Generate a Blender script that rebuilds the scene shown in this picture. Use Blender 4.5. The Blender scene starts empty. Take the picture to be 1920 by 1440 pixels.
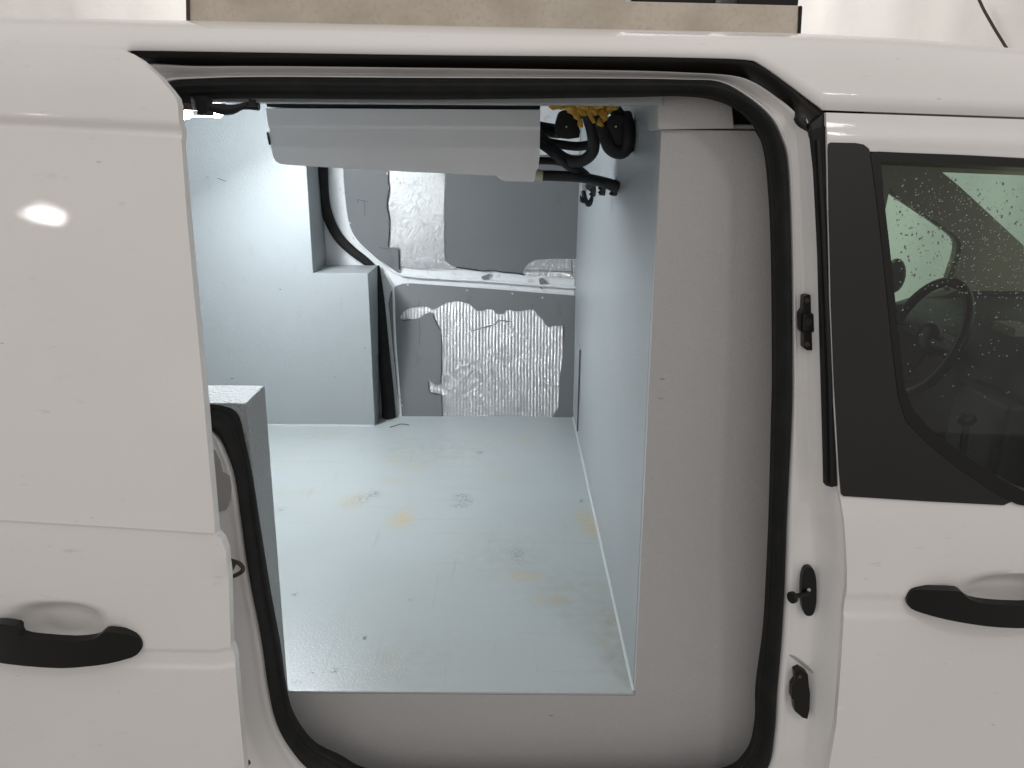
import bpy, bmesh, math, random
from mathutils import Vector, Matrix, noise
from mathutils.geometry import tessellate_polygon
random.seed(7)
R = math.radians
scene = bpy.context.scene
C = bpy.context.collection

# ------------------------------------------------------------------ camera
FPX = 1442.0
PITCH, ROLL = 17.0, 0.4
CAM = Vector((0.0, -1.2, 1.6))
cam_d = bpy.data.cameras.new('camera'); cam = bpy.data.objects.new('camera', cam_d); C.objects.link(cam)
cam_d.lens = 36 * FPX / 1920; cam_d.sensor_width = 36; cam_d.clip_start = 0.02; cam_d.clip_end = 100
ROT = Matrix.Rotation(R(90 - PITCH), 3, 'X') @ Matrix.Rotation(R(ROLL), 3, 'Z')
cam.matrix_world = Matrix.Translation(CAM) @ ROT.to_4x4()
scene.camera = cam

# ------------------------------------------------------------------ world + lamps
world = bpy.data.worlds.new('World'); scene.world = world; world.use_nodes = True
wn = world.node_tree.nodes; wl = world.node_tree.links
bg = wn['Background']; tc = wn.new('ShaderNodeTexCoord'); sp = wn.new('ShaderNodeSeparateXYZ'); rp = wn.new('ShaderNodeValToRGB')
mr = wn.new('ShaderNodeMapRange'); mr.inputs[1].default_value = -1; mr.inputs[2].default_value = 1
wl.new(tc.outputs['Generated'], sp.inputs[0]); wl.new(sp.outputs[2], mr.inputs[0]); wl.new(mr.outputs[0], rp.inputs[0]); wl.new(rp.outputs[0], bg.inputs[0])
rp.color_ramp.elements[0].position = 0.0; rp.color_ramp.elements[0].color = (0.455, 0.435, 0.415, 1)
rp.color_ramp.elements[1].position = 1.0; rp.color_ramp.elements[1].color = (0.565, 0.54, 0.52, 1)
e = rp.color_ramp.elements.new(0.5); e.color = (0.525, 0.503, 0.485, 1)
bg.inputs[1].default_value = 1.18

def lamp(name, kind, loc, power, size=0.2, col=(1, 1, 1), target=None, size_y=None, spread=None):
    d = bpy.data.lights.new(name, kind); d.energy = power; d.color = col
    if kind == 'AREA':
        d.shape = 'DISK' if size_y is None else 'RECTANGLE'; d.size = size
        if size_y: d.size_y = size_y
        if spread: d.spread = R(spread)
    else: d.shadow_soft_size = size
    o = bpy.data.objects.new(name, d); C.objects.link(o); o.location = loc
    if target is not None:
        o.rotation_euler = (Vector(target) - Vector(loc)).to_track_quat('-Z', 'Y').to_euler()
    return o

scene.view_settings.view_transform = 'Standard'; scene.view_settings.look = 'None'
scene.view_settings.exposure = 0.0; scene.view_settings.gamma = 1.0
scene.render.resolution_x, scene.render.resolution_y = 1024, 768
scene.cycles.use_denoising = True
scene.cycles.max_bounces = 10; scene.cycles.diffuse_bounces = 5; scene.cycles.transparent_max_bounces = 16
scene.cycles.caustics_reflective = False; scene.cycles.caustics_refractive = False

# ------------------------------------------------------------------ body side profile (z -> y), real metres
_CP = [(.15, -.070), (.3, -.078), (.5, -.088), (.8, -.092), (1.0, -.088), (1.08, -.081), (1.2, -.067), (1.35, -.046), (1.5, -.024),
       (1.65, .004), (1.71, .025), (1.748, .052), (1.772, .088), (1.785, .13), (1.794, .18), (1.808, .32), (1.822, .8)]
def cr(p0, p1, p2, p3, t):
    return tuple(0.5 * ((2*b) + (-a + c)*t + (2*a - 5*b + 4*c - d)*t*t + (-a + 3*b - 3*c + d)*t**3) for a, b, c, d in zip(p0, p1, p2, p3))
def spline(pts, n=8, closed=False):
    out = []; m = len(pts)
    rng = m if closed else m - 1
    for i in range(rng):
        g = (lambda k: pts[k % m]) if closed else (lambda k: pts[min(max(k, 0), m-1)])
        for j in range(n): out.append(cr(g(i-1), g(i), g(i+1), g(i+2), j / n))
    if not closed: out.append(tuple(pts[-1]))
    return out
PROF = spline(_CP, 8)
def dz(x): return -.0035 - .0125 * x - (.10 * (x - .42)**2 if x > .42 else 0)
def F(x, z):
    w = max(0., min(1., (z - 1.1) / .5)); zz = z - dz(x) * w
    if zz <= PROF[0][0]: return PROF[0][1]
    lo, hi = 0, len(PROF) - 1
    if zz >= PROF[hi][0]: return PROF[hi][1] + (zz - PROF[hi][0]) * 30
    while hi - lo > 1:
        m = (lo + hi) // 2
        if PROF[m][0] <= zz: lo = m
        else: hi = m
    (a, ya), (b, yb) = PROF[lo], PROF[hi]
    return ya + (yb - ya) * (zz - a) / max(b - a, 1e-9)
def FO(off): return lambda x, z: F(x, z) + off
def LIN(x, z):                      # inner liner face, leaning like the body side
    return .04 + max(0., z - .6) * .078
def LINB(x, z):                     # liner face beside the bulkhead, bent forward at the pillar to lessen shade by the seal
    return LIN(x, z) + .03 * max(0., x - .315) - .16 * max(0., x - .375) 
def FAR(x, z):
    if z < 1.15: return 1.63 + .11 * (z - .6) / .55
    return 1.74 - .05 * (z - 1.15) / .5
def PL(y): return lambda x, z: y

# ------------------------------------------------------------------ a photo direction met with a real surface
def ray(px, py):
    d = ROT @ Vector((px - 960, 720 - py, -FPX)); return d / d.y if d.y > 0 else d
def hit(px, py, surf):
    d = ray(px, py)
    f = lambda t: (CAM.y + t) - surf(d.x * t, CAM.z + d.z * t)
    a = .5; fa = f(a)
    while a < 8:
        b = a + .01; fb = f(b)
        if fa < 0 <= fb: break
        a, fa = b, fb
    lo, hi = a, a + .01
    for _ in range(24):
        m = (lo + hi) / 2
        if f(m) < 0: lo = m
        else: hi = m
    t = hi
    return Vector((d.x * t, CAM.y + t, CAM.z + d.z * t))
def hitz(px, py, z):
    d = ray(px, py); t = (z - CAM.z) / d.z
    return Vector((d.x * t, CAM.y + t, z))
def hitx(px, py, x):
    d = ray(px, py); t = x / d.x
    return Vector((x, CAM.y + t, CAM.z + d.z * t))
def xz(pts, surf, n=0, closed=True):
    if n: pts = spline(pts, n, closed)
    return [(p.x, p.z) for p in (hit(a, b, surf) for a, b in pts)]

# ------------------------------------------------------------------ materials
def mat(name, col, rough=.5, metal=0., coat=0., bump=None, spec=.5, emit=None, mottle=None, coat_rough=.05, specks=None):
    m = bpy.data.materials.new(name); m.use_nodes = True
    nt = m.node_tree; b = nt.nodes['Principled BSDF']
    b.inputs['Base Color'].default_value = (*col, 1); b.inputs['Roughness'].default_value = rough
    b.inputs['Metallic'].default_value = metal; b.inputs['Coat Weight'].default_value = coat; b.inputs['Coat Roughness'].default_value = coat_rough
    b.inputs['Specular IOR Level'].default_value = spec
    co = nt.nodes.new('ShaderNodeTexCoord')
    def nz(scale, detail=3, stretch=None):
        n = nt.nodes.new('ShaderNodeTexNoise'); n.inputs['Scale'].default_value = scale; n.inputs['Detail'].default_value = detail
        if stretch:
            mp = nt.nodes.new('ShaderNodeMapping'); mp.inputs['Scale'].default_value = stretch
            nt.links.new(co.outputs['Object'], mp.inputs[0]); nt.links.new(mp.outputs[0], n.inputs['Vector'])
        else: nt.links.new(co.outputs['Object'], n.inputs['Vector'])
        return n
    last = None
    def mix(fac, a, c2):
        x = nt.nodes.new('ShaderNodeMix'); x.data_type = 'RGBA'
        nt.links.new(fac, x.inputs[0])
        if a is None: x.inputs[6].default_value = (*col, 1)
        else: nt.links.new(a, x.inputs[6])
        x.inputs[7].default_value = (*c2, 1)
        return x.outputs[2]
    def ramp(src, lo, hi, top=1.):
        r = nt.nodes.new('ShaderNodeMapRange'); r.inputs[1].default_value = lo; r.inputs[2].default_value = hi; r.inputs[4].default_value = top
        nt.links.new(src, r.inputs[0]); return r.outputs[0]
    if mottle:                       # (scale, other colour, lo, hi, strength)
        for q in (mottle if isinstance(mottle, list) else [mottle]):
            n = nz(q[0], 5, q[5] if len(q) > 5 else None); last = mix(ramp(n.outputs[0], q[2], q[3], q[4]), last, q[1])
    if specks:                       # (scale, radius, colour, density)
        v = nt.nodes.new('ShaderNodeTexVoronoi'); v.inputs['Scale'].default_value = specks[0]
        mp = nt.nodes.new('ShaderNodeMapping'); mp.inputs['Scale'].default_value = (.5, 1, 1.6); nt.links.new(co.outputs['Object'], mp.inputs[0]); nt.links.new(mp.outputs[0], v.inputs['Vector'])
        a = ramp(v.outputs['Distance'], specks[1], specks[1] * .5)
        s = nt.nodes.new('ShaderNodeSeparateColor'); nt.links.new(v.outputs['Color'], s.inputs[0])
        g = ramp(s.outputs[0], 1 - specks[3], 1 - specks[3] + .01)
        mu = nt.nodes.new('ShaderNodeMath'); mu.operation = 'MULTIPLY'; nt.links.new(a, mu.inputs[0]); nt.links.new(g, mu.inputs[1])
        mu2 = nt.nodes.new('ShaderNodeMath'); mu2.operation = 'MULTIPLY'; mu2.inputs[1].default_value = .5; nt.links.new(mu.outputs[0], mu2.inputs[0])
        last = mix(mu2.outputs[0], last, specks[2])
    if last is not None: nt.links.new(last, b.inputs['Base Color'])
    if bump:                         # (scale, strength, distance[, stretch])
        prev = None
        for q in (bump if isinstance(bump, list) else [bump]):
            n = nz(q[0], 4, q[3] if len(q) > 3 else None)
            bp = nt.nodes.new('ShaderNodeBump'); bp.inputs['Strength'].default_value = q[1]; bp.inputs['Distance'].default_value = q[2]
            nt.links.new(n.outputs[0], bp.inputs['Height'])
            if prev: nt.links.new(prev.outputs[0], bp.inputs['Normal'])
            prev = bp
        nt.links.new(prev.outputs[0], b.inputs['Normal'])
        if coat: nt.links.new(prev.outputs[0], b.inputs['Coat Normal'])
    if emit: b.inputs['Emission Color'].default_value = (*emit[0], 1); b.inputs['Emission Strength'].default_value = emit[1]
    return m

M = {}
M['body'] = mat('white_body_paint', (.81, .79, .772), .42, spec=.25, coat=.5, coat_rough=.025, mottle=[(5, (.72, .70, .68), .42, .75, .35), (90, (.50, .47, .43), .68, .76, .35, (.25, 1, 1)), (60, (.70, .68, .65), .62, .80, .30)], specks=(38, .09, (.35, .33, .30), .10),
                bump=[(700, .03, .001), (9, .05, .004)])
M['jamb'] = mat('white_jamb_paint', (.80, .79, .785), .35, coat=.5, mottle=[(7, (.60, .58, .55), .50, .80, .45)], specks=(60, .07, (.2, .19, .17), .12), bump=(9, .05, .004))
M['inner_white'] = mat('white_inner_paint', (.78, .79, .80), .35, coat=.3, mottle=[(30, (.45, .42, .35), .62, .74, .5)], specks=(60, .10, (.15, .14, .12), .2))
M['seal'] = mat('black_rubber', (.009, .009, .009), .72, spec=.3, mottle=(25, (.02, .019, .018), .45, .75, .7), bump=(120, .15, .001))
M['plastic'] = mat('black_trim_plastic', (.014, .0125, .0115), .42, spec=.35, mottle=(3, (.019, .017, .016), .3, .8, .8), bump=(900, .10, .0006))
M['gloss_black'] = mat('black_gloss_plastic', (.007, .007, .007), .36, spec=.3, bump=(600, .08, .0006))
M['liner'] = mat('grey_liner_paint', (.435, .43, .43), .42, mottle=[(4, (.41, .405, .405), .4, .75, .6), (330, (.37, .365, .36), .50, .68, .45), (40, (.50, .49, .475), .60, .75, .3)], specks=(22, .07, (.05, .05, .05), .13),  # finest mottle paints the shading of the pebble relief into the colour
                 bump=[(300, .55, .0016), (700, .4, .0008)])
M['wall'] = mat('bay_toned_liner_paint', (.355, .378, .392), .33, mottle=[(4, (.33, .35, .362), .4, .75, .6), (30, (.30, .31, .31), .64, .78, .4, (1, 1, .4))], specks=(16, .05, (.03, .03, .03), .16),  # same paint as the liner, toned darker and cooler for the bay's light
                bump=[(240, .6, .0022), (650, .45, .0009)])
M['ledge'] = mat('speckled_ledge_paint', (.33, .352, .365), .38, bump=[(150, 1.0, .006), (420, .8, .002)])
M['trim_grey'] = mat('charcoal_door_panel', (.165, .17, .175), .42, mottle=[(3, (.19, .195, .20), .4, .7, .6), (14, (.09, .09, .09), .62, .72, .5, (1, 1, .3)), (50, (.20, .20, .20), .66, .78, .4)], bump=(300, .1, .001), specks=(26, .08, (.03, .03, .03), .15))
M['foil'] = mat('foil_insulation', (.74, .74, .74), .19, metal=1, bump=[(330, .8, .003), (100, .45, .004)], mottle=(90, (.35, .34, .33), .58, .72, .7))
M['foil_edge'] = mat('black_edge', (.012, .012, .012), .7)
M['unit'] = mat('evaporator_plastic', (.80, .795, .80), .42, mottle=(6, (.74, .74, .75), .4, .7, .5), bump=(900, .05, .0005), specks=(30, .05, (.2, .2, .2), .08))
M['beige'] = mat('beige_plastic', (.55, .50, .38), .45)
M['hose'] = mat('black_foam_hose', (.010, .010, .011), .65, bump=(180, .25, .002))
M['foam'] = mat('yellow_spray_foam', (.52, .30, .035), .65, bump=[(120, .7, .004), (350, .4, .002)], mottle=(60, (.42, .26, .04), .45, .7, .7))
M['steel'] = mat('zinc_steel', (.55, .55, .55), .35, metal=.9)
M['rust'] = mat('rusty_steel', (.07, .045, .035), .6, metal=.3, mottle=(60, (.05, .035, .03), .4, .7, .8))
M['chrome'] = mat('chrome', (.8, .8, .8), .12, metal=1)
M['condenser'] = mat('grimy_beige_metal', (.56, .50, .42), .5, metal=.2, mottle=[(11, (.40, .35, .27), .42, .70, .7, (1, 1, 1.5)), (120, (.42, .37, .30), .5, .7, .5), (40, (.46, .44, .40), .62, .75, .4), (5, (.48, .45, .40), .55, .75, .5, (1, 1, 3))], bump=(200, .1, .001))
M['dark'] = mat('dark_cab_trim', (.028, .028, .026), .55, bump=(200, .1, .001))
M['pillar_cloth'] = mat('grey_cab_lining', (.26, .24, .18), .8, bump=(300, .1, .001))
M['cloth'] = mat('white_fabric', (.86, .84, .82), .85, mottle=[(1.2, (.72, .70, .67), .45, .75, .4), (8, (.74, .72, .69), .6, .8, .3)], bump=(4, .3, .03))
M['ground'] = mat('concrete_ground', (.46, .45, .44), .6, mottle=(3, (.36, .35, .34), .4, .7, .6), bump=(60, .2, .004))
M['led'] = mat('led_glow', (1, 1, 1), .5, emit=((.92, .96, 1), 16.0))
M['sealer'] = mat('grey_seam_sealer', (.34, .33, .32), .6)
M['diffuser'] = mat('lamp_diffuser', (.9, .9, .9), .4, emit=((.85, .93, 1), 1.2))
M['wood_edge'] = mat('caulk_white', (.50, .53, .53), .4)

def glass(name, tint, spec=.06):
    m = bpy.data.materials.new(name); m.use_nodes = True; nt = m.node_tree; nt.nodes.clear()
    o = nt.nodes.new('ShaderNodeOutputMaterial'); t = nt.nodes.new('ShaderNodeBsdfTransparent'); t.inputs[0].default_value = (*tint, 1)
    g = nt.nodes.new('ShaderNodeBsdfGlossy'); g.inputs['Roughness'].default_value = .03; g.inputs['Color'].default_value = (1, 1, 1, 1)
    lw = nt.nodes.new('ShaderNodeFresnel'); lw.inputs[0].default_value = 1.45
    mx = nt.nodes.new('ShaderNodeMixShader'); nt.links.new(lw.outputs[0], mx.inputs[0]); nt.links.new(t.outputs[0], mx.inputs[1]); nt.links.new(g.outputs[0], mx.inputs[2])
    nt.links.new(mx.outputs[0], o.inputs[0]); return m
M['glass'] = glass('green_tinted_glass', (.57, .69, .615))
M['glass_far'] = glass('far_tinted_glass', (.70, .84, .76))
wd = bpy.data.materials.new('water'); wd.use_nodes = True
_b = wd.node_tree.nodes['Principled BSDF']; _b.inputs['Transmission Weight'].default_value = 1; _b.inputs['Roughness'].default_value = .02; _b.inputs['IOR'].default_value = 1.33
M['water'] = wd

def wet(m, scale, dens):
    nt = m.node_tree; b = nt.nodes['Principled BSDF']
    co = nt.nodes.new('ShaderNodeTexCoord'); v = nt.nodes.new('ShaderNodeTexVoronoi'); v.inputs['Scale'].default_value = scale; nt.links.new(co.outputs['Object'], v.inputs['Vector'])
    r = nt.nodes.new('ShaderNodeMapRange'); r.inputs[1].default_value = .22; r.inputs[2].default_value = .0; nt.links.new(v.outputs['Distance'], r.inputs[0])
    s = nt.nodes.new('ShaderNodeSeparateColor'); nt.links.new(v.outputs['Color'], s.inputs[0])
    g = nt.nodes.new('ShaderNodeMath'); g.operation = 'GREATER_THAN'; g.inputs[1].default_value = 1 - dens; nt.links.new(s.outputs[0], g.inputs[0])
    x = nt.nodes.new('ShaderNodeMath'); x.operation = 'MULTIPLY'; nt.links.new(r.outputs[0], x.inputs[0]); nt.links.new(g.outputs[0], x.inputs[1])
    bp = nt.nodes.new('ShaderNodeBump'); bp.inputs['Strength'].default_value = 1; bp.inputs['Distance'].default_value = .004; nt.links.new(x.outputs[0], bp.inputs['Height'])
    old = b.inputs['Coat Normal'].links[0].from_socket; nt.links.new(old, bp.inputs['Normal']); nt.links.new(bp.outputs[0], b.inputs['Coat Normal'])
wet(M['body'], 130, .10)
# floor paint with stains held in a colour attribute (R rust, G dark scuff, B pale wear)
def floor_mat():
    m = mat('worn_floor_paint', (.395, .428, .433), .30, bump=[(220, .35, .0014), (700, .35, .0006)])
    nt = m.node_tree; b = nt.nodes['Principled BSDF']
    at = nt.nodes.new('ShaderNodeVertexColor'); at.layer_name = 'stain'; s = nt.nodes.new('ShaderNodeSeparateColor'); nt.links.new(at.outputs[0], s.inputs[0])
    co = nt.nodes.new('ShaderNodeTexCoord')
    def nz(sc, lo, hi, st=(1, 1, 1)):
        mp = nt.nodes.new('ShaderNodeMapping'); mp.inputs['Scale'].default_value = st; nt.links.new(co.outputs['Object'], mp.inputs[0])
        n = nt.nodes.new('ShaderNodeTexNoise'); n.inputs['Scale'].default_value = sc; n.inputs['Detail'].default_value = 5; nt.links.new(mp.outputs[0], n.inputs['Vector'])
        r = nt.nodes.new('ShaderNodeMapRange'); r.inputs[1].default_value = lo; r.inputs[2].default_value = hi; nt.links.new(n.outputs[0], r.inputs[0]); return r.outputs[0]
    def mul(a, c, k=1.):
        x = nt.nodes.new('ShaderNodeMath'); x.operation = 'MULTIPLY'; nt.links.new(a, x.inputs[0])
        if c is None: x.inputs[1].default_value = k
        else: nt.links.new(c, x.inputs[1])
        return x.outputs[0]
    def mix(f, a, c2):
        x = nt.nodes.new('ShaderNodeMix'); x.data_type = 'RGBA'; nt.links.new(f, x.inputs[0]); x.inputs[7].default_value = (*c2, 1)
        if a is None: x.inputs[6].default_value = (.395, .428, .433, 1)
        else: nt.links.new(a, x.inputs[6])
        return x.outputs[2]
    c = mix(mul(nz(3, .42, .72), None, .55), None, (.365, .39, .385))
    c = mix(mul(nz(9, .55, .75, (.5, 1, 1)), None, .18), c, (.40, .385, .315))
    c = mix(mul(nz(45, .60, .70, (.05, 1, 1)), None, .20), c, (.29, .30, .28))
    c = mix(mul(nz(60, .64, .72, (1, .06, 1)), None, .3), c, (.29, .29, .27))
    c = mix(mul(s.outputs[2], nz(30, .35, .65)), c, (.30, .29, .23))
    c = mix(mul(s.outputs[0], nz(70, .25, .62)), c, (.46, .36, .19))
    c = mix(mul(s.outputs[1], nz(180, .48, .56, (.6, 1, 1))), c, (.06, .06, .06))
    nt.links.new(c, b.inputs['Base Color']); return m
M['floor'] = floor_mat()

# ------------------------------------------------------------------ object helpers
def link(name, me, m, parent=None):
    o = bpy.data.objects.new(name, me); C.objects.link(o)
    if m is not None: me.materials.append(m)
    if parent is not None: o.parent = parent
    return o
def tag(o, label=None, cat=None, group=None, kind=None):
    if label: o['label'] = label
    if cat: o['category'] = cat
    if group: o['group'] = group
    if kind: o['kind'] = kind
    return o
def thing(name, label, cat, group=None, loc=(0, 0, 0)):
    o = bpy.data.objects.new(name, None); C.objects.link(o); o.location = loc; o.empty_display_size = .1
    return tag(o, label, cat, group)
def fin(name, bm, m, parent, bevel=0, smooth=True, seg=2, ang=40):
    bmesh.ops.recalc_face_normals(bm, faces=bm.faces)
    me = bpy.data.meshes.new(name); bm.to_mesh(me); bm.free()
    if smooth:
        for p in me.polygons: p.use_smooth = True
        if not bevel: me.set_sharp_from_angle(angle=R(ang))
    o = link(name, me, m, parent)
    if bevel:
        md = o.modifiers.new('bevel', 'BEVEL'); md.width = bevel; md.segments = seg; md.limit_method = 'ANGLE'; md.angle_limit = R(ang); md.harden_normals = True
    return o
def sheet_bm(loops, surf, step=.03, thick=.01, stepz=None):
    bm = bmesh.new(); allv = []
    for lp in loops: allv += lp
    vs = [bm.verts.new((x, 0, z)) for x, z in allv]
    for t in tessellate_polygon([[Vector((x, z, 0)) for x, z in lp] for lp in loops]):
        try: bm.faces.new([vs[i] for i in t])
        except ValueError: pass
    x0, x1 = min(p[0] for p in allv), max(p[0] for p in allv); z0, z1 = min(p[1] for p in allv), max(p[1] for p in allv)
    stepz = stepz or step
    def cuts(a, b, s):
        n = int((b - a) / s); return [a + (b - a) * (k + .5) / (n + 1) for k in range(n + 1)] if n > 0 else []
    for x in cuts(x0, x1, step): bmesh.ops.bisect_plane(bm, geom=bm.verts[:] + bm.edges[:] + bm.faces[:], plane_co=(x, 0, 0), plane_no=(1, 0, 0))
    for z in cuts(z0, z1, stepz): bmesh.ops.bisect_plane(bm, geom=bm.verts[:] + bm.edges[:] + bm.faces[:], plane_co=(0, 0, z), plane_no=(0, 0, 1))
    bmesh.ops.dissolve_degenerate(bm, dist=1e-6, edges=bm.edges)
    for v in bm.verts: v.co.y = surf(v.co.x, v.co.z)
    for f in bm.faces:
        f.normal_update()
        if f.normal.y > 0: f.normal_flip()
    if thick: # back sheet + rim, straight back in +Y
        fs = bm.faces[:]; bnd = [e for e in bm.edges if e.is_boundary]
        mp = {v: bm.verts.new((v.co.x, v.co.y + thick, v.co.z)) for v in bm.verts[:]}
        for f in fs: bm.faces.new([mp[v] for v in reversed(f.verts)])
        for e in bnd:
            a, b = e.verts; bm.faces.new([a, b, mp[b], mp[a]])
    return bm
def panel(name, loops, surf, m, parent=None, thick=.01, step=.03, bevel=.0015, smooth=True, stepz=None, seg=2):
    if loops and not isinstance(loops[0], list): loops = [loops]
    return fin(name, sheet_bm(loops, surf, step, thick, stepz), m, parent, bevel, smooth, seg)
def box_bm(bm, a, b):
    (x0, y0, z0), (x1, y1, z1) = a, b
    v = [bm.verts.new(p) for p in ((x0, y0, z0), (x1, y0, z0), (x1, y1, z0), (x0, y1, z0), (x0, y0, z1), (x1, y0, z1), (x1, y1, z1), (x0, y1, z1))]
    for f in ((0, 3, 2, 1), (4, 5, 6, 7), (0, 1, 5, 4), (1, 2, 6, 5), (2, 3, 7, 6), (3, 0, 4, 7)): bm.faces.new([v[i] for i in f])
    return v
def box(name, a, b, m, parent=None, bevel=.002, seg=2):
    bm = bmesh.new(); box_bm(bm, a, b); return fin(name, bm, m, parent, bevel, True, seg)
def hexa(name, pts, m, parent=None, bevel=.002):
    bm = bmesh.new(); v = [bm.verts.new(p) for p in pts]
    for f in ((0, 3, 2, 1), (4, 5, 6, 7), (0, 1, 5, 4), (1, 2, 6, 5), (2, 3, 7, 6), (3, 0, 4, 7)): bm.faces.new([v[i] for i in f])
    return fin(name, bm, m, parent, bevel)
def tube_bm(bm, pts, r, n=12, sub=6, flat=1.0):
    pts = [tuple(p) for p in pts]; rs = list(r) if isinstance(r, (list, tuple)) else [r] * len(pts)
    q = spline([(*p, k) for p, k in zip(pts, rs)], sub)
    rings = []; up = Vector((0, 0, 1)); prev = None
    for i, p in enumerate(q):
        P = Vector(p[:3]); A = Vector(q[max(i-1, 0)][:3]); B = Vector(q[min(i+1, len(q)-1)][:3]); t = (B - A).normalized()
        if prev is None:
            s = t.cross(up)
            if s.length < .1: s = t.cross(Vector((0, 1, 0)))
        else: s = prev - t * prev.dot(t)
        s.normalize(); prev = s; u = s.cross(t)
        rings.append([bm.verts.new(P + (s * math.cos(a) + u * math.sin(a) * flat) * p[3]) for a in (2 * math.pi * k / n for k in range(n))])
    for a, b in zip(rings, rings[1:]):
        for k in range(n): bm.faces.new((a[k], a[(k+1) % n], b[(k+1) % n], b[k]))
    bm.faces.new(rings[0][::-1]); bm.faces.new(rings[-1])
def tube(name, pts, r, m, parent=None, n=12, sub=6, flat=1.0):
    bm = bmesh.new(); tube_bm(bm, pts, r, n, sub, flat); return fin(name, bm, m, parent)
def resample(pts, n):
    pts = [Vector(p) for p in pts]; L = [0]
    for a, b in zip(pts, pts[1:]): L.append(L[-1] + (b - a).length)
    out = []; k = 0
    for i in range(n):
        s = L[-1] * i / (n - 1)
        while k < len(L) - 2 and L[k+1] < s: k += 1
        t = (s - L[k]) / max(L[k+1] - L[k], 1e-9); out.append(pts[k].lerp(pts[k+1], min(max(t, 0), 1)))
    return out
def strip(name, rows, m, parent=None, closed=False, thick=0.0):
    bm = bmesh.new(); g = [[bm.verts.new(p) for p in row] for row in rows]; n = len(rows[0])
    for a, b in zip(g, g[1:]):
        for k in range(n if closed else n - 1): bm.faces.new((a[k], a[(k+1) % n], b[(k+1) % n], b[k]))
    for f in bm.faces: f.normal_update()
    if sum(f.normal.y * f.calc_area() for f in bm.faces) > 0:
        bmesh.ops.reverse_faces(bm, faces=bm.faces)
    me = bpy.data.meshes.new(name); bm.to_mesh(me); bm.free()
    for p in me.polygons: p.use_smooth = True
    o = link(name, me, m, parent)
    if thick:
        md = o.modifiers.new('thickness', 'SOLIDIFY'); md.thickness = thick; md.offset = -1
    return o
def ball_bm(bm, c, r, sc=(1, 1, 1), u=10, v=7):
    q = bmesh.ops.create_uvsphere(bm, u_segments=u, v_segments=v, radius=r)
    for w in q['verts']: w.co = Vector((w.co.x * sc[0] + c[0], w.co.y * sc[1] + c[1], w.co.z * sc[2] + c[2]))
def ball(name, c, r, m, parent=None, sc=(1, 1, 1), u=16, v=10):
    bm = bmesh.new(); ball_bm(bm, c, r, sc, u, v); return fin(name, bm, m, parent)
def cyl(name, a, b, r, m, parent=None, n=20, bevel=.001):
    a, b = Vector(a), Vector(b); bm = bmesh.new()
    t = (b - a).normalized(); s = t.orthogonal().normalized(); u = t.cross(s)
    r0 = [bm.verts.new(a + (s * math.cos(k) + u * math.sin(k)) * r) for k in (2*math.pi*i/n for i in range(n))]
    r1 = [bm.verts.new(b + (s * math.cos(k) + u * math.sin(k)) * r) for k in (2*math.pi*i/n for i in range(n))]
    for i in range(n): bm.faces.new((r0[i], r0[(i+1) % n], r1[(i+1) % n], r1[i]))
    bm.faces.new(r0[::-1]); bm.faces.new(r1)
    return fin(name, bm, m, parent, bevel)
def ss(a, b, x):
    t = min(max((x - a) / (b - a), 0), 1); return t * t * (3 - 2 * t)

# ================================================================== setting
g = box('ground', (-14, -12, -.06), (14, 6, 0), M['ground'], None, 0); tag(g, kind='structure')

# white cloth hung behind the van
bm = bmesh.new(); nx, nz_ = 240, 24; rows = []
for j in range(nz_ + 1):
    z = 5.5 * j / nz_; row = []
    for i in range(nx + 1):
        x = -8 + 16 * i / nx
        y = 4.3 + .10 * noise.noise(Vector((x * .9, z * .15, 3))) + .045 * noise.noise(Vector((x * 3.1, z * .4, 8))) + .012 * noise.noise(Vector((x * 9, z * 2.2, 1)))
        row.append(Vector((x, y, z)))
    rows.append(row)
o = strip('hanging_curtain', rows, M['cloth'], None, thick=.004)
tag(o, 'white wrinkled fabric sheet hanging as the wall behind the van', 'curtain')
o = tube('cable', [hit(1800, -90, PL(4.05)), hit(1836, 0, PL(4.05)), hit(1858, 42, PL(4.05)), hit(1884, 85, PL(4.05)), hit(1925, 150, PL(4.05))], .009, M['rust'], None, 8)
tag(o, 'thin dark brown cable slanting down in front of the white sheet', 'cable')

# ================================================================== van
van = thing('cargo_van', 'white cargo van with its sliding side door open on a grey lined cargo bay', 'van')

# ---- roof with side rail
A = [(-400, 108), (-100, 113), (150, 113), (222, 112), (238, 96), (260, 94), (800, 102), (1150, 105), (1280, 107), (1397, 111), (1430, 122), (1480, 157), (1541, 203), (1556, 206), (1920, 219), (2300, 233)]
Az = [hit(a, b, F) for a, b in spline(A, 6)]
def zb(x):
    if x <= Az[0].x: return Az[0].z
    for p, q in zip(Az, Az[1:]):
        if p.x <= x <= q.x: return p.z + (q.z - p.z) * (x - p.x) / max(q.x - p.x, 1e-9)
    return Az[-1].z
xs = [-1.95 + (1.7 + 1.95) * i / 180 for i in range(181)]
xs = sorted(set(xs + [p.x for p in Az]))
cols = []
for x in xs:
    z0 = zb(x); col = [Vector((x, F(x, z0), z0))]
    for (z, y) in PROF:
        w = max(0., min(1., (z - 1.1) / .5)); zz = z + dz(x) * w
        if zz > z0 + .0005: col.append(Vector((x, y, zz)))
    for (y, z) in ((1.2, 1.822), (1.55, 1.808), (1.70, 1.785), (1.76, 1.74)): col.append(Vector((x, y, z + dz(x))))
    col = resample(col, 70)
    p = col[0]; col = [p + Vector((0, .03, .004)), p + Vector((0, .012, .0008)), p + Vector((0, .003, -.0006))] + col
    cols.append(col)
strip('roof', [list(r) for r in zip(*cols)], M['body'], van, thick=.0015)

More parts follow.
